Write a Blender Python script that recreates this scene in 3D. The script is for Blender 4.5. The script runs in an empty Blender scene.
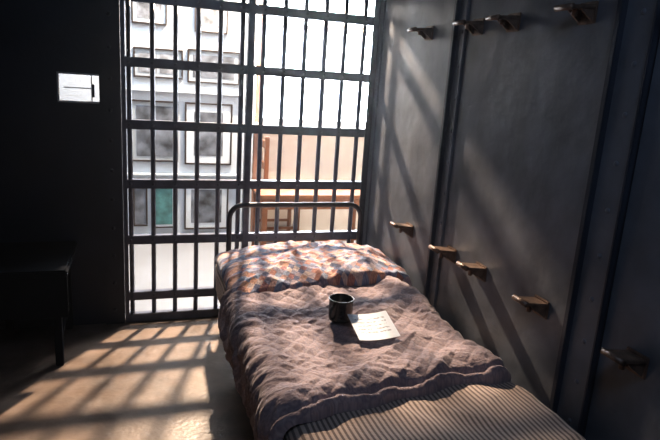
import bpy, bmesh, math, random
from mathutils import Vector, Matrix, noise
random.seed(7)
D = bpy.data; C = bpy.context
coll = C.scene.collection

# ------------------------------------------------------------ materials
def mat(name):
    m = D.materials.new(name); m.use_nodes = True
    nt = m.node_tree; b = nt.nodes['Principled BSDF']
    return m, nt, b
def N(nt, t, **k):
    n = nt.nodes.new(t)
    for a, v in k.items(): setattr(n, a, v)
    return n
def simple(name, col, rough=0.6, metal=0.0, var=0.25, scale=6.0, bump=0.1, bscale=60, spec=0.5, dents=0, rvar=0):
    m, nt, b = mat(name)
    tc = N(nt, 'ShaderNodeTexCoord')
    n1 = N(nt, 'ShaderNodeTexNoise'); n1.inputs['Scale'].default_value = scale; n1.inputs['Detail'].default_value = 6
    nt.links.new(tc.outputs['Object'], n1.inputs['Vector'])
    r = N(nt, 'ShaderNodeValToRGB')
    r.color_ramp.elements[0].position = 0.3; r.color_ramp.elements[1].position = 0.7
    r.color_ramp.elements[0].color = tuple(c*(1-var) for c in col)+(1,)
    r.color_ramp.elements[1].color = tuple(min(1, c*(1+var)) for c in col)+(1,)
    nt.links.new(n1.outputs['Fac'], r.inputs['Fac'])
    nt.links.new(r.outputs['Color'], b.inputs['Base Color'])
    b.inputs['Roughness'].default_value = rough; b.inputs['Metallic'].default_value = metal
    b.inputs['Specular IOR Level'].default_value = spec
    if rvar:
        mr = N(nt, 'ShaderNodeMapRange'); mr.inputs[1].default_value = .3; mr.inputs[2].default_value = .7
        mr.inputs[3].default_value = rough-rvar; mr.inputs[4].default_value = rough+rvar
        n4 = N(nt, 'ShaderNodeTexNoise'); n4.inputs['Scale'].default_value = 9; n4.inputs['Detail'].default_value = 8
        nt.links.new(tc.outputs['Object'], n4.inputs['Vector'])
        nt.links.new(n4.outputs['Fac'], mr.inputs[0]); nt.links.new(mr.outputs[0], b.inputs['Roughness'])
    if bump:
        n2 = N(nt, 'ShaderNodeTexNoise'); n2.inputs['Scale'].default_value = bscale; n2.inputs['Detail'].default_value = 4
        nt.links.new(tc.outputs['Object'], n2.inputs['Vector'])
        bp = N(nt, 'ShaderNodeBump'); bp.inputs['Strength'].default_value = bump; bp.inputs['Distance'].default_value = 0.01
        nt.links.new(n2.outputs['Fac'], bp.inputs['Height']); nt.links.new(bp.outputs['Normal'], b.inputs['Normal'])
        if dents:
            n3 = N(nt, 'ShaderNodeTexNoise'); n3.inputs['Scale'].default_value = 4.5; n3.inputs['Detail'].default_value = 2
            nt.links.new(tc.outputs['Object'], n3.inputs['Vector'])
            b2 = N(nt, 'ShaderNodeBump'); b2.inputs['Strength'].default_value = dents; b2.inputs['Distance'].default_value = 0.04
            nt.links.new(n3.outputs['Fac'], b2.inputs['Height']); nt.links.new(bp.outputs['Normal'], b2.inputs['Normal'])
            nt.links.new(b2.outputs['Normal'], b.inputs['Normal'])
    return m
def emis(name, col, s):
    m, nt, b = mat(name)
    b.inputs['Base Color'].default_value = (*col, 1)
    b.inputs['Emission Color'].default_value = (*col, 1); b.inputs['Emission Strength'].default_value = s
    return m

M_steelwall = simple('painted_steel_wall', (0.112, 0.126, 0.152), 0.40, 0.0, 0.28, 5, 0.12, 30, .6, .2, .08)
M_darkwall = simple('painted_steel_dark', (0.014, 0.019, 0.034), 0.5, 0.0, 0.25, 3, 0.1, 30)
M_seam = simple('seam_steel', (0.03, 0.036, 0.052), 0.4, 0.0, 0.25, 3, 0.1, 30)
M_bench = simple('bench_black_paint', (0.005, 0.007, 0.012), 0.8, 0.0, 0.25, 3, 0.1, 30, .1)
M_iron = simple('iron_bars_paint', (0.085, 0.095, 0.13), 0.34, 0.1, 0.3, 12, 0.1, 80)
M_hinge = simple('bracket_iron', (0.15, 0.10, 0.075), 0.42, 0.3, 0.4, 30, 0.2, 120)
M_ceil = simple('ceiling_paint', (0.10, 0.10, 0.11), 0.7)
M_floor = simple('cell_floor_concrete', (0.175, 0.13, 0.105), 0.40, 0, 0.45, 4, 0.2, 40, rvar=.1)
M_cfloor = simple('corridor_floor', (0.17, 0.185, 0.21), 0.4, 0, 0.1, 2, 0.05, 40)
M_white = simple('corridor_wall_paint', (0.42, 0.48, 0.55), 0.7, 0, 0.08, 2, 0.05, 40)
M_cream = simple('corridor_cream_paint', (0.50, 0.44, 0.38), 0.7, 0, 0.06, 2, 0.05, 40)
M_frame = simple('picture_frame_wood', (0.03, 0.022, 0.02), 0.4)
M_teal = simple('teal_print', (0.05, 0.14, 0.15), 0.5, 0, .5, 12)
M_photo = simple('old_photo_print', (0.16, 0.175, 0.20), 0.35, 0, 0.75, 13)
M_photo2 = simple('old_portrait_print', (0.10, 0.115, 0.14), 0.3, 0, 0.85, 7)
M_matb = simple('picture_mount', (0.46, 0.52, 0.58), 0.7, 0, 0.05)
M_mount = simple('picture_mount_dark', (0.26, 0.30, 0.34), 0.6, 0, 0.15)
M_wood = simple('orange_wood', (0.20, 0.08, 0.035), 0.45, 0, 0.3, 8)
M_bedsteel = simple('bed_iron_tube', (0.03, 0.03, 0.035), 0.32, 0.3, 0.2, 20)
M_matt = simple('mattress_ticking', (0.4, 0.36, 0.30), 0.9)
M_enamel = simple('dark_enamel', (0.016, 0.016, 0.018), 0.22, 0.2, 0.3, 30, 0.03)
M_plate2 = simple('grey_plate', (0.42, 0.47, 0.5), 0.5, 0, 0.05)
M_postpk = simple('pinkish_post', (0.35, 0.20, 0.15), 0.6, 0, 0.1)
M_sash = simple('window_sash', (0.7, 0.7, 0.7), 0.5, 0, 0.05)
M_pane = emis('daylight_window', (0.84, 0.92, 1.0), 24.0)

# ------------------------------------------------------------ mesh builder
class B:
    def __init__(s, name): s.name = name; s.bm = bmesh.new(); s.mats = []
    def mi(s, m):
        if m not in s.mats: s.mats.append(m)
        return s.mats.index(m)
    def _fin(s, faces, m, smooth=False):
        i = s.mi(m)
        for f in faces: f.material_index = i; f.smooth = smooth
    def box(s, a, b, m, bev=0.0, rot=None, piv=None):
        t = bmesh.new(); bmesh.ops.create_cube(t, size=1)
        c = [(a[i]+b[i])/2 for i in range(3)]; d = [abs(b[i]-a[i]) for i in range(3)]
        for v in t.verts: v.co = Vector((c[0]+v.co.x*d[0], c[1]+v.co.y*d[1], c[2]+v.co.z*d[2]))
        if bev: bmesh.ops.bevel(t, geom=t.edges[:], offset=bev, segments=2, affect='EDGES')
        if rot is not None: bmesh.ops.rotate(t, cent=piv or c, matrix=rot, verts=t.verts)
        s.merge(t, m)
    def merge(s, t, m, smooth=False):
        me = D.meshes.new('t'); t.to_mesh(me); t.free()
        n = len(s.bm.faces); s.bm.from_mesh(me); D.meshes.remove(me)
        s.bm.faces.ensure_lookup_table()
        s._fin(s.bm.faces[n:], m, smooth)
    def cyl(s, p, q, r, m, seg=12, r2=None, smooth=True):
        p = Vector(p); q = Vector(q); d = q-p
        t = bmesh.new(); bmesh.ops.create_cone(t, cap_ends=True, segments=seg, radius1=r, radius2=r if r2 is None else r2, depth=d.length)
        M = Matrix.Translation((p+q)/2) @ d.to_track_quat('Z', 'Y').to_matrix().to_4x4()
        bmesh.ops.transform(t, matrix=M, verts=t.verts); s.merge(t, m, smooth)
    def dome(s, p, r, m, sc=(1, 1, 1)):
        t = bmesh.new(); bmesh.ops.create_uvsphere(t, u_segments=10, v_segments=6, radius=r)
        for v in t.verts: v.co = Vector((v.co.x*sc[0]+p[0], v.co.y*sc[1]+p[1], v.co.z*sc[2]+p[2]))
        s.merge(t, m, True)
    def tube(s, pts, r, m, seg=12, closed=False):
        pts = [Vector(p) for p in pts]; rings = []; n = len(pts); t = bmesh.new(); up = None
        for i, p in enumerate(pts):
            a = pts[(i-1) % n] if (closed or i > 0) else p; b = pts[(i+1) % n] if (closed or i < n-1) else p
            d = (b-a).normalized()
            if up is None:
                up = d.orthogonal().normalized()
            up = (up - d*up.dot(d)).normalized(); w = d.cross(up)
            rings.append([t.verts.new(p+(up*math.cos(k*2*math.pi/seg)+w*math.sin(k*2*math.pi/seg))*r) for k in range(seg)])
        for i in range(n if closed else n-1):
            A = rings[i]; Bq = rings[(i+1) % n]
            for k in range(seg): t.faces.new((A[k], A[(k+1) % seg], Bq[(k+1) % seg], Bq[k]))
        if not closed:
            t.faces.new(rings[0]); t.faces.new(rings[-1])
        bmesh.ops.recalc_face_normals(t, faces=t.faces); s.merge(t, m, True)
    def done(s):
        me = D.meshes.new(s.name); s.bm.to_mesh(me); s.bm.free()
        for m in s.mats: me.materials.append(m)
        o = D.objects.new(s.name, me); coll.objects.link(o); return o

# ------------------------------------------------------------ dims
YB = 3.70; XR = 1.52; XL = -1.15; YN = -0.9; ZC = 2.62
b = B('floor'); b.box((XL-0.1, YN-0.1, -0.1), (XR+0.1, YB+0.05, 0), M_floor); b.done()
b = B('corridor_floor'); b.box((-2.6, YB+0.05, -0.1), (3.3, 5.75, 0), M_cfloor); b.done()
b = B('ceiling'); b.box((XL-0.1, YN-0.1, ZC), (XR+0.1, YB+0.06, ZC+0.1), M_ceil); b.done()
b = B('corridor_ceiling'); b.box((-2.6, YB+0.06, 3.3), (3.3, 5.75, 3.4), M_white); b.done()
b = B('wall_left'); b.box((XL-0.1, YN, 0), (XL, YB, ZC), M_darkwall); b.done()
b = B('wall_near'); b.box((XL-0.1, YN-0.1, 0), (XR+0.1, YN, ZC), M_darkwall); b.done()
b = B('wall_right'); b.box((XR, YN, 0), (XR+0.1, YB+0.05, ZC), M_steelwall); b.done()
for i, (y0, y1) in enumerate(((2.575, 2.665), (1.44, 1.60), (0.3, 0.4))):
    b = B('trim_%d' % (i+2))
    b.box((XR-0.012, y0, 0), (XR, y1, ZC), M_steelwall, 0.004)
    b.box((XR-0.035, y1-0.022, 0), (XR, y1+0.002, ZC), M_seam, 0.003)
    if i == 1: b.box((XR-0.030, 1.44, 0), (XR, 1.452, ZC), M_seam, 0.003)
    z = 0.12; y = (2.60, 1.51, 0.34)[i]
    while z < ZC: b.dome((XR-0.012, y, z), 0.010, M_steelwall, (0.5, 1, 1)); z += 0.16
    b.done()
b = B('trim_5')
b.box((XR-0.05, YB-0.03, 0), (XR, YB-0.018, ZC), M_seam, 0.002)
b.box((XR-0.010, YB-0.09, 0), (XR, YB-.018, ZC), M_steelwall, 0.003)
b.done()
# back solid steel plate with an inspection slot cut through it
hx0, hx1, hz0, hz1 = -.425, -.215, 1.402, 1.552
b = B('wall_back')
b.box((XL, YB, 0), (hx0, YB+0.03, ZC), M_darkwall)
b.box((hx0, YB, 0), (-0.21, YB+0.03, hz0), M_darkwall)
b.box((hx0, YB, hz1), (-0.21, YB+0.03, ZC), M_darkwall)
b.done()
b = B('inspection_slot_frame')
fw = .010; y0, y1 = YB-.008, YB+.0
b.box((hx0-fw, y0, hz0-fw), (hx1+.004, y1, hz0), M_plate2, .002); b.box((hx0-fw, y0, hz1), (hx1+.004, y1, hz1+fw), M_plate2, .002)
b.box((hx0-fw, y0, hz0), (hx0, y1, hz1), M_plate2, .002)
b.box((hx1-.034, YB+.004, hz0+.025), (hx1-.022, YB+.02, hz1-.05), M_seam, .002)
b.box((hx0+.02, YB+.01, hz0+.072), (hx1-.04, YB+.016, hz0+.078), M_plate2, .001)
b.box((hx1-.04, YB+.005, hz0), (hx1-.034, YB+.02, hz1), M_plate2, .001)
b.done()
b = B('door_post')
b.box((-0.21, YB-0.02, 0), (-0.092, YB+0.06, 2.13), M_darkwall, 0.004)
z = 0.1
while z < 2.1: b.dome((-0.15, YB-0.02, z), 0.012, M_darkwall, (1, .5, 1)); z += 0.18
b.done()
b = B('wall_back_lintel'); b.box((-0.21, YB, 2.142), (XR, YB+0.05, ZC), M_darkwall); b.done()
b = B('wall_back_upper'); b.box((XL-1.4, YB+0.055, ZC+0.1), (3.3, YB+0.1, 3.3), M_white); b.done()
b = B('wall_corridor_side'); b.box((3.3, YB, 0), (3.4, 5.75, 3.3), M_white); b.box((-2.7, YB, 0), (-2.6, 5.75, 3.3), M_white); b.box((XR+0.1, YB-0.1, 0), (3.3, YB+0.05, 3.3), M_cream); b.box((-2.6, YB-0.1, 0), (XL-0.1, YB+0.05, 3.3), M_cream); b.done()
# ------------------------------------------------------------ bars
b = B('cell_bars_grille')
hz = [0.03, 0.18, 0.556, 0.915, 1.28, 1.645, 2.01]
for z in hz:
    b.box((-0.09, YB-0.012, z-0.028), (XR-0.005, YB+0.034, z+0.028), M_iron, 0.004)
nb = 12
for i in range(nb):
    x = -0.045+i*0.1335
    b.cyl((x, YB+0.011, 0.0), (x, YB+0.011, 2.14), 0.0150, M_iron, 10)
b.box((0.655, YB-0.018, 0), (0.695, YB+0.04, 2.14), M_iron, 0.004)
b.box((-0.09, YB-0.01, 0), (-0.065, YB+0.034, 2.14), M_iron, 0.003)
for z in hz[1:]:
    for i in range(nb): b.dome((-0.045+i*0.1335, YB-0.012, z), 0.010, M_iron, (1, .5, 1))
b.done()

# ------------------------------------------------------------ brackets
def bracket(name, y, z, upper=False):
    b = B(name); m = M_hinge
    x = XR if not any(a-.06 < y < c+.06 for a, c in ((2.575, 2.665), (1.44, 1.60))) else XR-0.036
    x -= .001
    b.box((x-.008, y-.045, z-.045), (x, y+.045, z+.03), m, .003)
    for sy in (-.03, .03):
        b.dome((x-.008, y+sy, z-.032), .007, m, (.5, 1, 1))
    rot = Matrix.Rotation(math.radians(-6 if upper else 6), 3, 'Y')
    b.box((x-.105, y-.042, z+.006), (x-.006, y+.042, z+.019), m, .003, rot, (x, y, z))
    b.cyl((x-.106, y-.042, z+(.002 if upper else .024)), (x-.106, y+.042, z+(.002 if upper else .024)), .011, m)
    for sy in (-.032, .032):
        t = bmesh.new(); vs = []
        for dy in (-.003, .003):
            vs.append([t.verts.new((x-.008, y+sy+dy, z+.010)), t.verts.new((x-.075, y+sy+dy, z+.010)), t.verts.new((x-.06, y+sy+dy, z-.004)), t.verts.new((x-.008, y+sy+dy, z-.04))])
        for v in vs: t.faces.new(v)
        for k in range(4): t.faces.new((vs[0][k], vs[0][(k+1) % 4], vs[1][(k+1) % 4], vs[1][k]))
        bmesh.ops.recalc_face_normals(t, faces=t.faces); b.merge(t, m)
    b.cyl((x-.06, y, z-.022), (x-.06, y, z+.012), .010, m)
    return b.done()
for i, y in enumerate((2.965, 2.475, 2.20, 1.765, 1.29, 0.85)):
    bracket('bunk_bracket', y, 0.795)
    bracket('bunk_bracket', y, 1.905, True)

# ------------------------------------------------------------ bed frame
b = B('iron_bed')
HX0, HX1, HY, HZ = 0.545, 1.44, 3.56, 0.81
def hoop(y, ztop, r=0.09):
    pts = [(HX0, y, 0.0), (HX0, y, ztop-r-.1), (HX0, y, ztop-r)]
    for k in range(1, 7): a = math.pi - k*math.pi/12; pts.append((HX0+r+r*math.cos(a), y, ztop-r+r*math.sin(a)))
    pts.append((HX0+r+.1, y, ztop)); pts.append((HX1-r-.1, y, ztop))
    for k in range(0, 7): a = math.pi/2 - k*math.pi/12; pts.append((HX1-r+r*math.cos(a), y, ztop-r+r*math.sin(a)))
    pts += [(HX1, y, ztop-r-.1), (HX1, y, 0.0)]
    return pts
b.tube(hoop(HY, HZ), 0.017, M_bedsteel)
b.tube(hoop(1.13, 0.56), 0.016, M_bedsteel)
for y, zz in ((HY, .45), (HY, .30), (1.13, .30)): b.cyl((HX0, y, zz), (HX1, y, zz), .011, M_bedsteel)
for x in (0.7, 0.85, 1.0, 1.15, 1.3): b.cyl((x, HY, .30), (x, HY, .45), .007, M_bedsteel)
for x in (HX0+.02, HX1-.02):
    b.box((x-.018, 1.13, .29), (x+.018, HY, .325), M_bedsteel, .004)
for i in range(14): b.box((HX0+.02, 1.25+i*.165, .318), (HX1-.02, 1.28+i*.165, .326), M_bedsteel)
b.done()

# ------------------------------------------------------------ cloth
def rr_profile(x0, x1, ztop, zl, zr, r, n):
    raw = [Vector((x0, zl))]
    if zl < ztop-r: raw.append(Vector((x0, ztop-r)))
    else: raw = []
    for k in range(1 if raw else 3, 9): a = math.pi-k*math.pi/16; raw.append(Vector((x0+r+r*math.cos(a), ztop-r+r*math.sin(a))))
    last = 9 if zr < ztop-r else 6
    for k in range(0, last): a = math.pi/2-k*math.pi/16; raw.append(Vector((x1-r+r*math.cos(a), ztop-r+r*math.sin(a))))
    if zr < ztop-r: raw.append(Vector((x1, zr)))
    L = [0]
    for i in range(1, len(raw)): L.append(L[-1]+(raw[i]-raw[i-1]).length)
    out = []; j = 0
    for i in range(n):
        s = L[-1]*i/(n-1)
        while j < len(raw)-2 and L[j+1] < s: j += 1
        f = (s-L[j])/max(1e-9, L[j+1]-L[j]); p = raw[j].lerp(raw[j+1], f)
        out.append([p, None, s])
    for i in range(n):
        d = out[min(n-1, i+1)][0]-out[max(0, i-1)][0]; d.normalize(); out[i][1] = Vector((-d.y, d.x))
    return out, L[-1]
def cloth(name, prof, yf, yb, ny, hf, material, edge=(1, 1, 1, 1), thick=.03, er=.03):
    P, LT = prof; n = len(P)
    bm = bmesh.new(); uv = bm.loops.layers.uv.new('UVMap'); g = []; co = {}
    for i, (p, nn, s) in enumerate(P):
        row = []
        y0 = yf(s); y1 = yb(s)
        for j in range(ny):
            y = y0+(y1-y0)*j/(ny-1)
            e = 1
            for fl, dd in zip(edge, (s, LT-s, y-y0, y1-y)):
                if fl and dd < er: e = min(e, math.sqrt(max(0, 1-(1-dd/er)**2)))
            h = (thick+hf(s, y))*e
            x = p.x+nn.x*h; z = p.y+nn.y*h
            x = min(x, XR-.025)
            v = bm.verts.new((x, y, z)); co[v] = (s, y); row.append(v)
        g.append(row)
    for i in range(n-1):
        for j in range(ny-1):
            f = bm.faces.new((g[i][j], g[i+1][j], g[i+1][j+1], g[i][j+1])); f.smooth = True
            for l in f.loops: l[uv].uv = co[l.vert]
    bmesh.ops.recalc_face_normals(bm, faces=bm.faces)
    bm.normal_update()
    up = sum(f.normal.z for f in bm.faces)
    if up < 0: bmesh.ops.reverse_faces(bm, faces=bm.faces[:])
    me = D.meshes.new(name); bm.to_mesh(me); bm.free(); me.materials.append(material)
    o = D.objects.new(name, me); coll.objects.link(o)
    return o
def nz(x, y, z=0.0): return noise.noise(Vector((x, y, z)))
def wr(x, y, seed, f=1.0):
    x *= f; y *= f
    wx = x+.25*nz(x*2, y*2, seed+11); wy = y+.25*nz(x*2, y*2, seed+17)
    a = (1-abs(nz(wx*2.2+wy*1.4, wy*5-wx*2.0, seed))*2.2)
    c = (1-abs(nz(wx*5.5-wy*3, wy*7.5+wx*2, seed+3))*2.2)
    return max(0, a)**2*.6+max(0, c)**2*.4

def fabric_base(name, rough=.9):
    m, nt, b = mat(name); b.inputs['Roughness'].default_value = rough
    b.inputs['Sheen Weight'].default_value = .2; b.inputs['Specular IOR Level'].default_value = .2
    u = N(nt, 'ShaderNodeUVMap'); u.uv_map = 'UVMap'
    w = N(nt, 'ShaderNodeTexNoise'); w.inputs['Scale'].default_value = 90; w.inputs['Detail'].default_value = 6
    nt.links.new(u.outputs['UV'], w.inputs['Vector'])
    bp = N(nt, 'ShaderNodeBump'); bp.inputs['Strength'].default_value = .7; bp.inputs['Distance'].default_value = .007
    nt.links.new(w.outputs['Fac'], bp.inputs['Height']); nt.links.new(bp.outputs['Normal'], b.inputs['Normal'])
    return m, nt, b, u
def ramp(nt, cols, interp='CONSTANT'):
    r = N(nt, 'ShaderNodeValToRGB'); cr = r.color_ramp; cr.interpolation = interp
    while len(cr.elements) < len(cols): cr.elements.new(.5)
    for i, c in enumerate(cols):
        cr.elements[i].position = i/len(cols) if interp == 'CONSTANT' else i/(len(cols)-1); cr.elements[i].color = (*c, 1)
    return r
# patchwork
M_patch, nt, bs, u = fabric_base('patchwork_cotton')
nw = N(nt, 'ShaderNodeTexNoise'); nw.inputs['Scale'].default_value = 9; nt.links.new(u.outputs['UV'], nw.inputs['Vector'])
vm = N(nt, 'ShaderNodeVectorMath', operation='MULTIPLY_ADD'); vm.inputs[1].default_value = (.02, .02, 0)
nt.links.new(nw.outputs['Color'], vm.inputs[0]); nt.links.new(u.outputs['UV'], vm.inputs[2])
mp = N(nt, 'ShaderNodeMapping'); mp.inputs['Rotation'].default_value = (0, 0, math.radians(38)); mp.inputs['Scale'].default_value = (32, 32, 32)
nt.links.new(vm.outputs[0], mp.inputs['Vector'])
fl = N(nt, 'ShaderNodeVectorMath', operation='FLOOR'); nt.links.new(mp.outputs['Vector'], fl.inputs[0])
wn = N(nt, 'ShaderNodeTexWhiteNoise', noise_dimensions='2D'); nt.links.new(fl.outputs['Vector'], wn.inputs['Vector'])
r = ramp(nt, [(.12, .13, .20), (.33, .17, .14), (.43, .35, .32), (.18, .21, .29), (.28, .14, .14), (.45, .27, .20), (.20, .19, .24), (.38, .31, .33), (.23, .27, .35), (.36, .24, .22)])
nt.links.new(wn.outputs['Value'], r.inputs['Fac'])
fn = N(nt, 'ShaderNodeTexNoise'); fn.inputs['Scale'].default_value = 100; nt.links.new(u.outputs['UV'], fn.inputs['Vector'])
fr = N(nt, 'ShaderNodeValToRGB'); fr.color_ramp.elements[0].position = .38; fr.color_ramp.elements[1].position = .62
fr.color_ramp.elements[0].color = (.36, .36, .41, 1); fr.color_ramp.elements[1].color = (.74, .70, .68, 1); nt.links.new(fn.outputs['Fac'], fr.inputs['Fac'])
mx = N(nt, 'ShaderNodeMix', data_type='RGBA', blend_type='OVERLAY'); mx.inputs[0].default_value = .7
nt.links.new(r.outputs['Color'], mx.inputs[6]); nt.links.new(fr.outputs['Color'], mx.inputs[7])
nt.links.new(mx.outputs[2], bs.inputs['Base Color'])
# mauve quilt
M_quilt, nt, bs, u = fabric_base('mauve_quilt_cotton')
vo = N(nt, 'ShaderNodeTexVoronoi'); vo.inputs['Scale'].default_value = 55; nt.links.new(u.outputs['UV'], vo.inputs['Vector'])
r = ramp(nt, [(.25, .18, .175), (.305, .235, .24), (.21, .165, .185), (.345, .285, .285)], 'LINEAR')
nt.links.new(vo.outputs['Distance'], r.inputs['Fac'])
n3 = N(nt, 'ShaderNodeTexNoise'); n3.inputs['Scale'].default_value = 5; nt.links.new(u.outputs['UV'], n3.inputs['Vector'])
mx = N(nt, 'ShaderNodeMix', data_type='RGBA', blend_type='SOFT_LIGHT'); mx.inputs[0].default_value = .6
nt.links.new(r.outputs['Color'], mx.inputs[6]); nt.links.new(n3.outputs['Fac'], mx.inputs[7])
nt.links.new(mx.outputs[2], bs.inputs['Base Color'])
# stripes
M_strip, nt, bs, u = fabric_base('striped_ticking')
sp = N(nt, 'ShaderNodeSeparateXYZ'); nt.links.new(u.outputs['UV'], sp.inputs[0])
mu = N(nt, 'ShaderNodeMath', operation='MULTIPLY'); mu.inputs[1].default_value = 2*math.pi/0.019; nt.links.new(sp.outputs['X'], mu.inputs[0])
sn = N(nt, 'ShaderNodeMath', operation='SINE'); nt.links.new(mu.outputs[0], sn.inputs[0])
ma = N(nt, 'ShaderNodeMath', operation='MULTIPLY_ADD'); ma.inputs[1].default_value = .5; ma.inputs[2].default_value = .5; nt.links.new(sn.outputs[0], ma.inputs[0])
r = N(nt, 'ShaderNodeValToRGB'); r.color_ramp.elements[0].position = .25; r.color_ramp.elements[1].position = .6
r.color_ramp.elements[0].color = (.16, .12, .11, 1); r.color_ramp.elements[1].color = (.50, .40, .34, 1)
nt.links.new(ma.outputs[0], r.inputs['Fac']); nt.links.new(r.outputs['Color'], bs.inputs['Base Color'])

b = B('mattress'); b.box((.51, 1.2, .33), (1.42, 3.50, .455), M_matt, .03); b.done()
prof = rr_profile(.475, 1.435, .468, .27, .33, .05, 150)
cloth('striped_blanket', prof, lambda s: 1.17, lambda s: 3.50, 260,
      lambda s, y: .012*nz(s*4, y*2.2, 1)+.014*wr(s*.6, y*.5, 4)+.014*max(0, math.sin((y-1.1)*6+s*5))*(1 if y < 1.75 else .2), M_strip, (0, 0, 0, 0), .014)
# quilt
def qh(s, y, k=1):
    p = .088
    sw = s+.014*nz(s*6, y*6, 31); yw = y+.014*nz(s*6, y*6, 41)
    a = (sw+yw*.9)/p; c = (sw-yw*.9)/p
    puff = (abs(math.sin(math.pi*a))*abs(math.sin(math.pi*c)))**.45
    return .008*puff+.020*nz(s*3, y*3, 9)+.026*wr(s, y, 2, .55)+.011*wr(s, y, 22, 1.6)+.009*nz(s*9, y*7, 5)
prof = rr_profile(.445, 1.405, .490, .25, .46, .06, 230)
def qf(s): return 1.61+.15*s/1.25+.04*nz(s*5, 3)
cloth('mauve_quilt', prof, qf, lambda s: 2.86+.02*nz(s*4, 8), 280,
      lambda s, y: qh(s, y)+.026*math.exp(-((y-qf(s)-.13)/.08)**2)-.014*math.exp(-((y-qf(s)-.045)/.012)**2)+.026*math.exp(-((s-prof[1]+.07)/.05)**2), M_quilt, (1, 1, 1, 1), .022, .03)
# patchwork quilt over pillow
profp = rr_profile(.455, 1.485, .485, .455, .44, .06, 190)
LT = profp[1]
def ph(s, y):
    fx = max(0, 1-(abs(s-LT/2)/(LT/2))**4); t = (y-3.10)/.37; fy = max(0, 1-abs(t)**2.6)
    return .105*(fx*fy)**.7 + .012*nz(s*5, y*5, 2)+.026*wr(s, y, 7, .7)+.014*wr(s, y, 70, 1.8)+.006*nz(s*14, y*12, 6)
cloth('patchwork_quilt', profp, lambda s: 2.69+.15*s/1.2+.03*nz(s*3, 1), lambda s: 3.48, 140, ph, M_patch, (1, 1, 1, 1), .028, .035)
b = B('pillow')
t = bmesh.new(); bmesh.ops.create_cube(t, size=1); bmesh.ops.subdivide_edges(t, edges=t.edges[:], cuts=10, use_grid_fill=True)
for v in t.verts:
    x, y, z = v.co*2
    k = (1-abs(x)**4)*(1-abs(y)**4)
    v.co = Vector((.965+x*.38, 3.12+y*.27, .525+z*.030*(max(k, 0.02))**.5))
b.merge(t, M_matt, True); b.done()

# ------------------------------------------------------------ mug
def lathe(bld, prof, c, m, seg=40):
    t = bmesh.new(); rings = []
    for r_, z_ in prof: rings.append([t.verts.new((c[0]+r_*math.cos(k*2*math.pi/seg), c[1]+r_*math.sin(k*2*math.pi/seg), c[2]+z_)) for k in range(seg)])
    for i in range(len(rings)-1):
        for k in range(seg): t.faces.new((rings[i][k], rings[i][(k+1) % seg], rings[i+1][(k+1) % seg], rings[i+1][k]))
    t.faces.new(rings[0][::-1]); t.faces.new(rings[-1])
    bmesh.ops.recalc_face_normals(t, faces=t.faces); bld.merge(t, m, True)
b = B('tin_mug'); mc = (.880, 2.33, .537)
lathe(b, [(.046, 0), (.052, .003), (.055, .012), (.056, .098), (.059, .101), (.059, .106), (.055, .106), (.052, .098), (.051, .014), (.045, .008)], mc, M_enamel)
hp = []
for k in range(13):
    a = -math.pi/2+k*math.pi/12
    hp.append((mc[0]-.045-.025*math.cos(a), mc[1]-.03-.03*math.cos(a), mc[2]+.052+.033*math.sin(a)))
b.tube(hp, .006, M_enamel, 8)
b.done()

# ------------------------------------------------------------ card
M_card, nt, bs = mat('printed_card'); bs.inputs['Roughness'].default_value = .6
tc = N(nt, 'ShaderNodeTexCoord'); sp = N(nt, 'ShaderNodeSeparateXYZ'); nt.links.new(tc.outputs['Object'], sp.inputs[0])
def mth(op, a, b_=None, v=None):
    n = N(nt, 'ShaderNodeMath', operation=op)
    nt.links.new(a, n.inputs[0])
    if b_ is not None: nt.links.new(b_, n.inputs[1])
    elif v is not None: n.inputs[1].default_value = v
    return n.outputs[0]
row = mth('SINE', mth('MULTIPLY', sp.outputs['Y'], v=2*math.pi/.024)); row = mth('GREATER_THAN', row, v=.35)
nn = N(nt, 'ShaderNodeTexNoise'); nn.inputs['Scale'].default_value = 90; nt.links.new(tc.outputs['Object'], nn.inputs['Vector'])
let = mth('GREATER_THAN', nn.outputs['Fac'], v=.48)
inx = mth('LESS_THAN', mth('ABSOLUTE', sp.outputs['X']), v=.07); iny = mth('LESS_THAN', mth('ABSOLUTE', sp.outputs['Y']), v=.06)
ink = mth('MULTIPLY', mth('MULTIPLY', row, let), mth('MULTIPLY', inx, iny))
mx = N(nt, 'ShaderNodeMix', data_type='RGBA'); nt.links.new(ink, mx.inputs[0]); mx.inputs[6].default_value = (.84, .87, .92, 1); mx.inputs[7].default_value = (.35, .35, .38, 1)
nt.links.new(mx.outputs[2], bs.inputs['Base Color'])
b = B('information_card'); t = bmesh.new(); bmesh.ops.create_grid(t, x_segments=8, y_segments=8, size=.5)
for v in t.verts: v.co = Vector((v.co.x*.185, v.co.y*.19, .010*(v.co.x*2)**2))
bmesh.ops.solidify(t, geom=t.faces[:], thickness=.0015)
b.merge(t, M_card); card = b.done()
card.location = (.975, 2.165, .568); card.rotation_euler = (math.radians(12), math.radians(-3), math.radians(-3))

# ------------------------------------------------------------ dark bench at left
b = B('steel_bench')
b.box((XL+.005, 3.12, .52), (-.36, YB-.005, .56), M_bench, .008)
b.box((XL+.005, 3.12, .30), (-.36, 3.14, .53), M_bench, .004)
for x in (-.42, -.75, -1.1):
    b.box((x-.02, 3.16, 0), (x+.02, 3.20, .52), M_bench, .004)
    b.box((x-.02, 3.64, 0), (x+.02, 3.68, .52), M_bench, .004)
    b.box((x-.015, 3.18, .15), (x+.015, 3.66, .18), M_bench, .004)
b.done()

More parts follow.
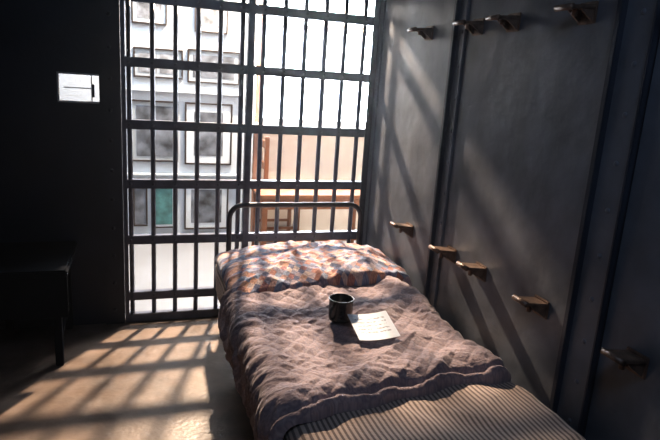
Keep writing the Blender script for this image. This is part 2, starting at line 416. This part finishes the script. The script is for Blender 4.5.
# ------------------------------------------------------------ corridor far wall, window
YW = 5.6
b = B('wall_corridor')
b.box((-2.6, YW, 0), (0.98, YW+.12, 3.3), M_white)
b.box((0.98, YW, 0), (3.3, YW+.12, 1.18), M_cream)
b.box((0.98, YW, 3.05), (3.3, YW+.12, 3.3), M_cream)
b.box((2.45, YW, 1.18), (3.3, YW+.12, 3.05), M_cream)
b.done()
b = B('baseboard_corridor'); b.box((-2.6, YW-.015, 0), (3.3, YW, .08), M_matb, .004); b.done()
b = B('trim_1'); b.box((.955, YW-.06, 0), (1.06, YW, 3.1), M_matb, .006); b.box((1.075, YW-.03, 0), (1.13, YW, 3.1), M_postpk, .006); b.done()
b = B('window_1')
b.box((1.06, YW+.07, 1.18), (2.45, YW+.08, 3.05), M_pane)
for x in (1.13, 1.75, 2.42): b.box((x-.025, YW+.0, 1.18), (x+.025, YW+.06, 3.05), M_sash, .004)
for z in (1.2, 2.1, 3.02): b.box((1.1, YW+.0, z-.022), (2.45, YW+.06, z+.022), M_sash, .004)
b.box((1.0, YW-.08, 1.14), (2.5, YW+.02, 1.18), M_sash, .006)
b.done()
def frame(x0, x1, z0, z1, pm, fm=M_frame, w=.014, mt=.05, mm=M_matb, n=1):
    b = B('picture_frame')
    y = YW
    b.box((x0, y-.03, z0), (x1, y-.001, z0+w), fm, .003); b.box((x0, y-.03, z1-w), (x1, y-.001, z1), fm, .003)
    b.box((x0, y-.03, z0+w), (x0+w, y-.001, z1-w), fm, .003); b.box((x1-w, y-.03, z0+w), (x1, y-.001, z1-w), fm, .003)
    b.box((x0+w, y-.015, z0+w), (x1-w, y-.002, z1-w), mm)
    a0 = x0+w+mt; a1 = x1-w-mt; wd = (a1-a0-(n-1)*.025)/n
    for k in range(n):
        b.box((a0+k*(wd+.025), y-.018, z0+w+mt), (a0+k*(wd+.025)+wd, y-.014, z1-w-mt), pm)
    b.done()
frame(-.04, .26, 2.0, 2.22, M_photo, mt=.03); frame(.50, .80, 1.97, 2.25, M_photo, mt=.04)
frame(-.03, .40, 1.54, 1.80, M_photo, mt=.03, n=2, mm=M_mount); frame(.44, .92, 1.52, 1.82, M_photo2, mt=.035, mm=M_mount)
frame(-.06, .36, .78, 1.34, M_photo2, mt=.035, mm=M_mount); frame(.42, .86, .76, 1.34, M_photo2, mt=.07)
frame(-.05, .08, .16, .56, M_photo2, mt=.0); frame(.12, .34, .14, .56, M_teal, M_frame, mt=.02, w=.012); frame(.42, .84, .12, .58, M_photo2, mt=.05)
frame(-1.2, -.75, .82, 1.38, M_photo); frame(-.60, -.16, .3, .8, M_photo)
for i, z in enumerate((1.43, .66)):
    b = B('picture_rail'); b.box((-.12, YW-.045, z-.010), (.95, YW, z+.010), M_matb, .004); b.done()

b = B('wooden_table')
b.box((.98, 4.72, .60), (2.05, 5.2, .635), M_wood, .006)
for x in (1.03, 2.0):
    for y in (4.77, 5.15): b.box((x-.025, y-.025, 0), (x+.025, y+.025, .60), M_wood, .004)
b.box((1.03, 4.76, .50), (2.0, 4.78, .60), M_wood); b.box((1.03, 5.14, .50), (2.0, 5.16, .60), M_wood)
b.box((1.03, 4.95, .15), (2.0, 4.98, .20), M_wood)
b.done()
b = B('wooden_chair')
cx, cy = 1.13, 5.38
for y in (cy-.16, cy+.16):
    b.box((cx-.02, y-.018, 0), (cx+.02, y+.018, 1.08), M_wood, .004); b.box((cx+.31, y-.018, 0), (cx+.345, y+.018, .44), M_wood, .004)
    b.box((cx, y-.01, .2), (cx+.33, y+.01, .225), M_wood)
b.box((cx-.02, cy-.18, .44), (cx+.36, cy+.18, .465), M_wood, .006)
for z in (.62, .80, 1.0): b.box((cx-.01, cy-.16, z-.035), (cx+.012, cy+.16, z+.035), M_wood, .004)
b.done()

# ------------------------------------------------------------ lights
def area(name, loc, tgt, size, power, col, sy=None):
    l = D.lights.new(name, 'AREA'); l.energy = power; l.color = col; l.size = size
    if sy: l.shape = 'RECTANGLE'; l.size_y = sy
    o = D.objects.new(name, l); o.location = loc
    o.rotation_euler = (Vector(tgt)-Vector(loc)).to_track_quat('-Z', 'Y').to_euler(); coll.objects.link(o)
area('window_sunlight', (.98, 5.2, 3.0), (.5, 2.6, .3), .11, 390, (1.0, .77, .56))
area('corridor_fill_light', (0.0, 4.7, 3.25), (0.1, 5.1, 0), 1.6, 32, (.72, .85, 1.0), .5)  # added cool fill to brighten the picture wall, not a real fixture
area('cell_fill_light', (0.5, 0.3, 2.55), (1.2, 1.8, 0), .6, 11, (.56, .73, 1.0))  # weak fill added near the camera to lift the dark cell walls
w = D.worlds.new('World'); C.scene.world = w; w.use_nodes = True
w.node_tree.nodes['Background'].inputs[0].default_value = (.5, .6, .8, 1); w.node_tree.nodes['Background'].inputs[1].default_value = .1
vs_ = w.node_tree.nodes.new('ShaderNodeVolumeScatter'); vs_.inputs['Density'].default_value = .009; vs_.inputs['Anisotropy'].default_value = .8
w.node_tree.links.new(vs_.outputs[0], w.node_tree.nodes['World Output'].inputs['Volume'])

# ------------------------------------------------------------ camera
cam = D.cameras.new('camera'); cam.lens = 36*575/660; cam.sensor_width = 36; cam.clip_start = .02
co = D.objects.new('camera', cam); coll.objects.link(co)
F = Vector((.3154, .920, -.2316)).normalized(); R = Vector((.9486, -.309, .0644)); R = (R-F*R.dot(F)).normalized(); U = R.cross(F)
Mx = Matrix((R, U, -F)).transposed().to_4x4(); Mx.translation = Vector((0, 0, 1.6)); co.matrix_world = Mx
C.scene.camera = co
C.scene.view_settings.view_transform = 'Standard'
try: C.scene.view_settings.look = 'Medium High Contrast'
except Exception as e: print('look', e)
C.scene.view_settings.exposure = 0.15
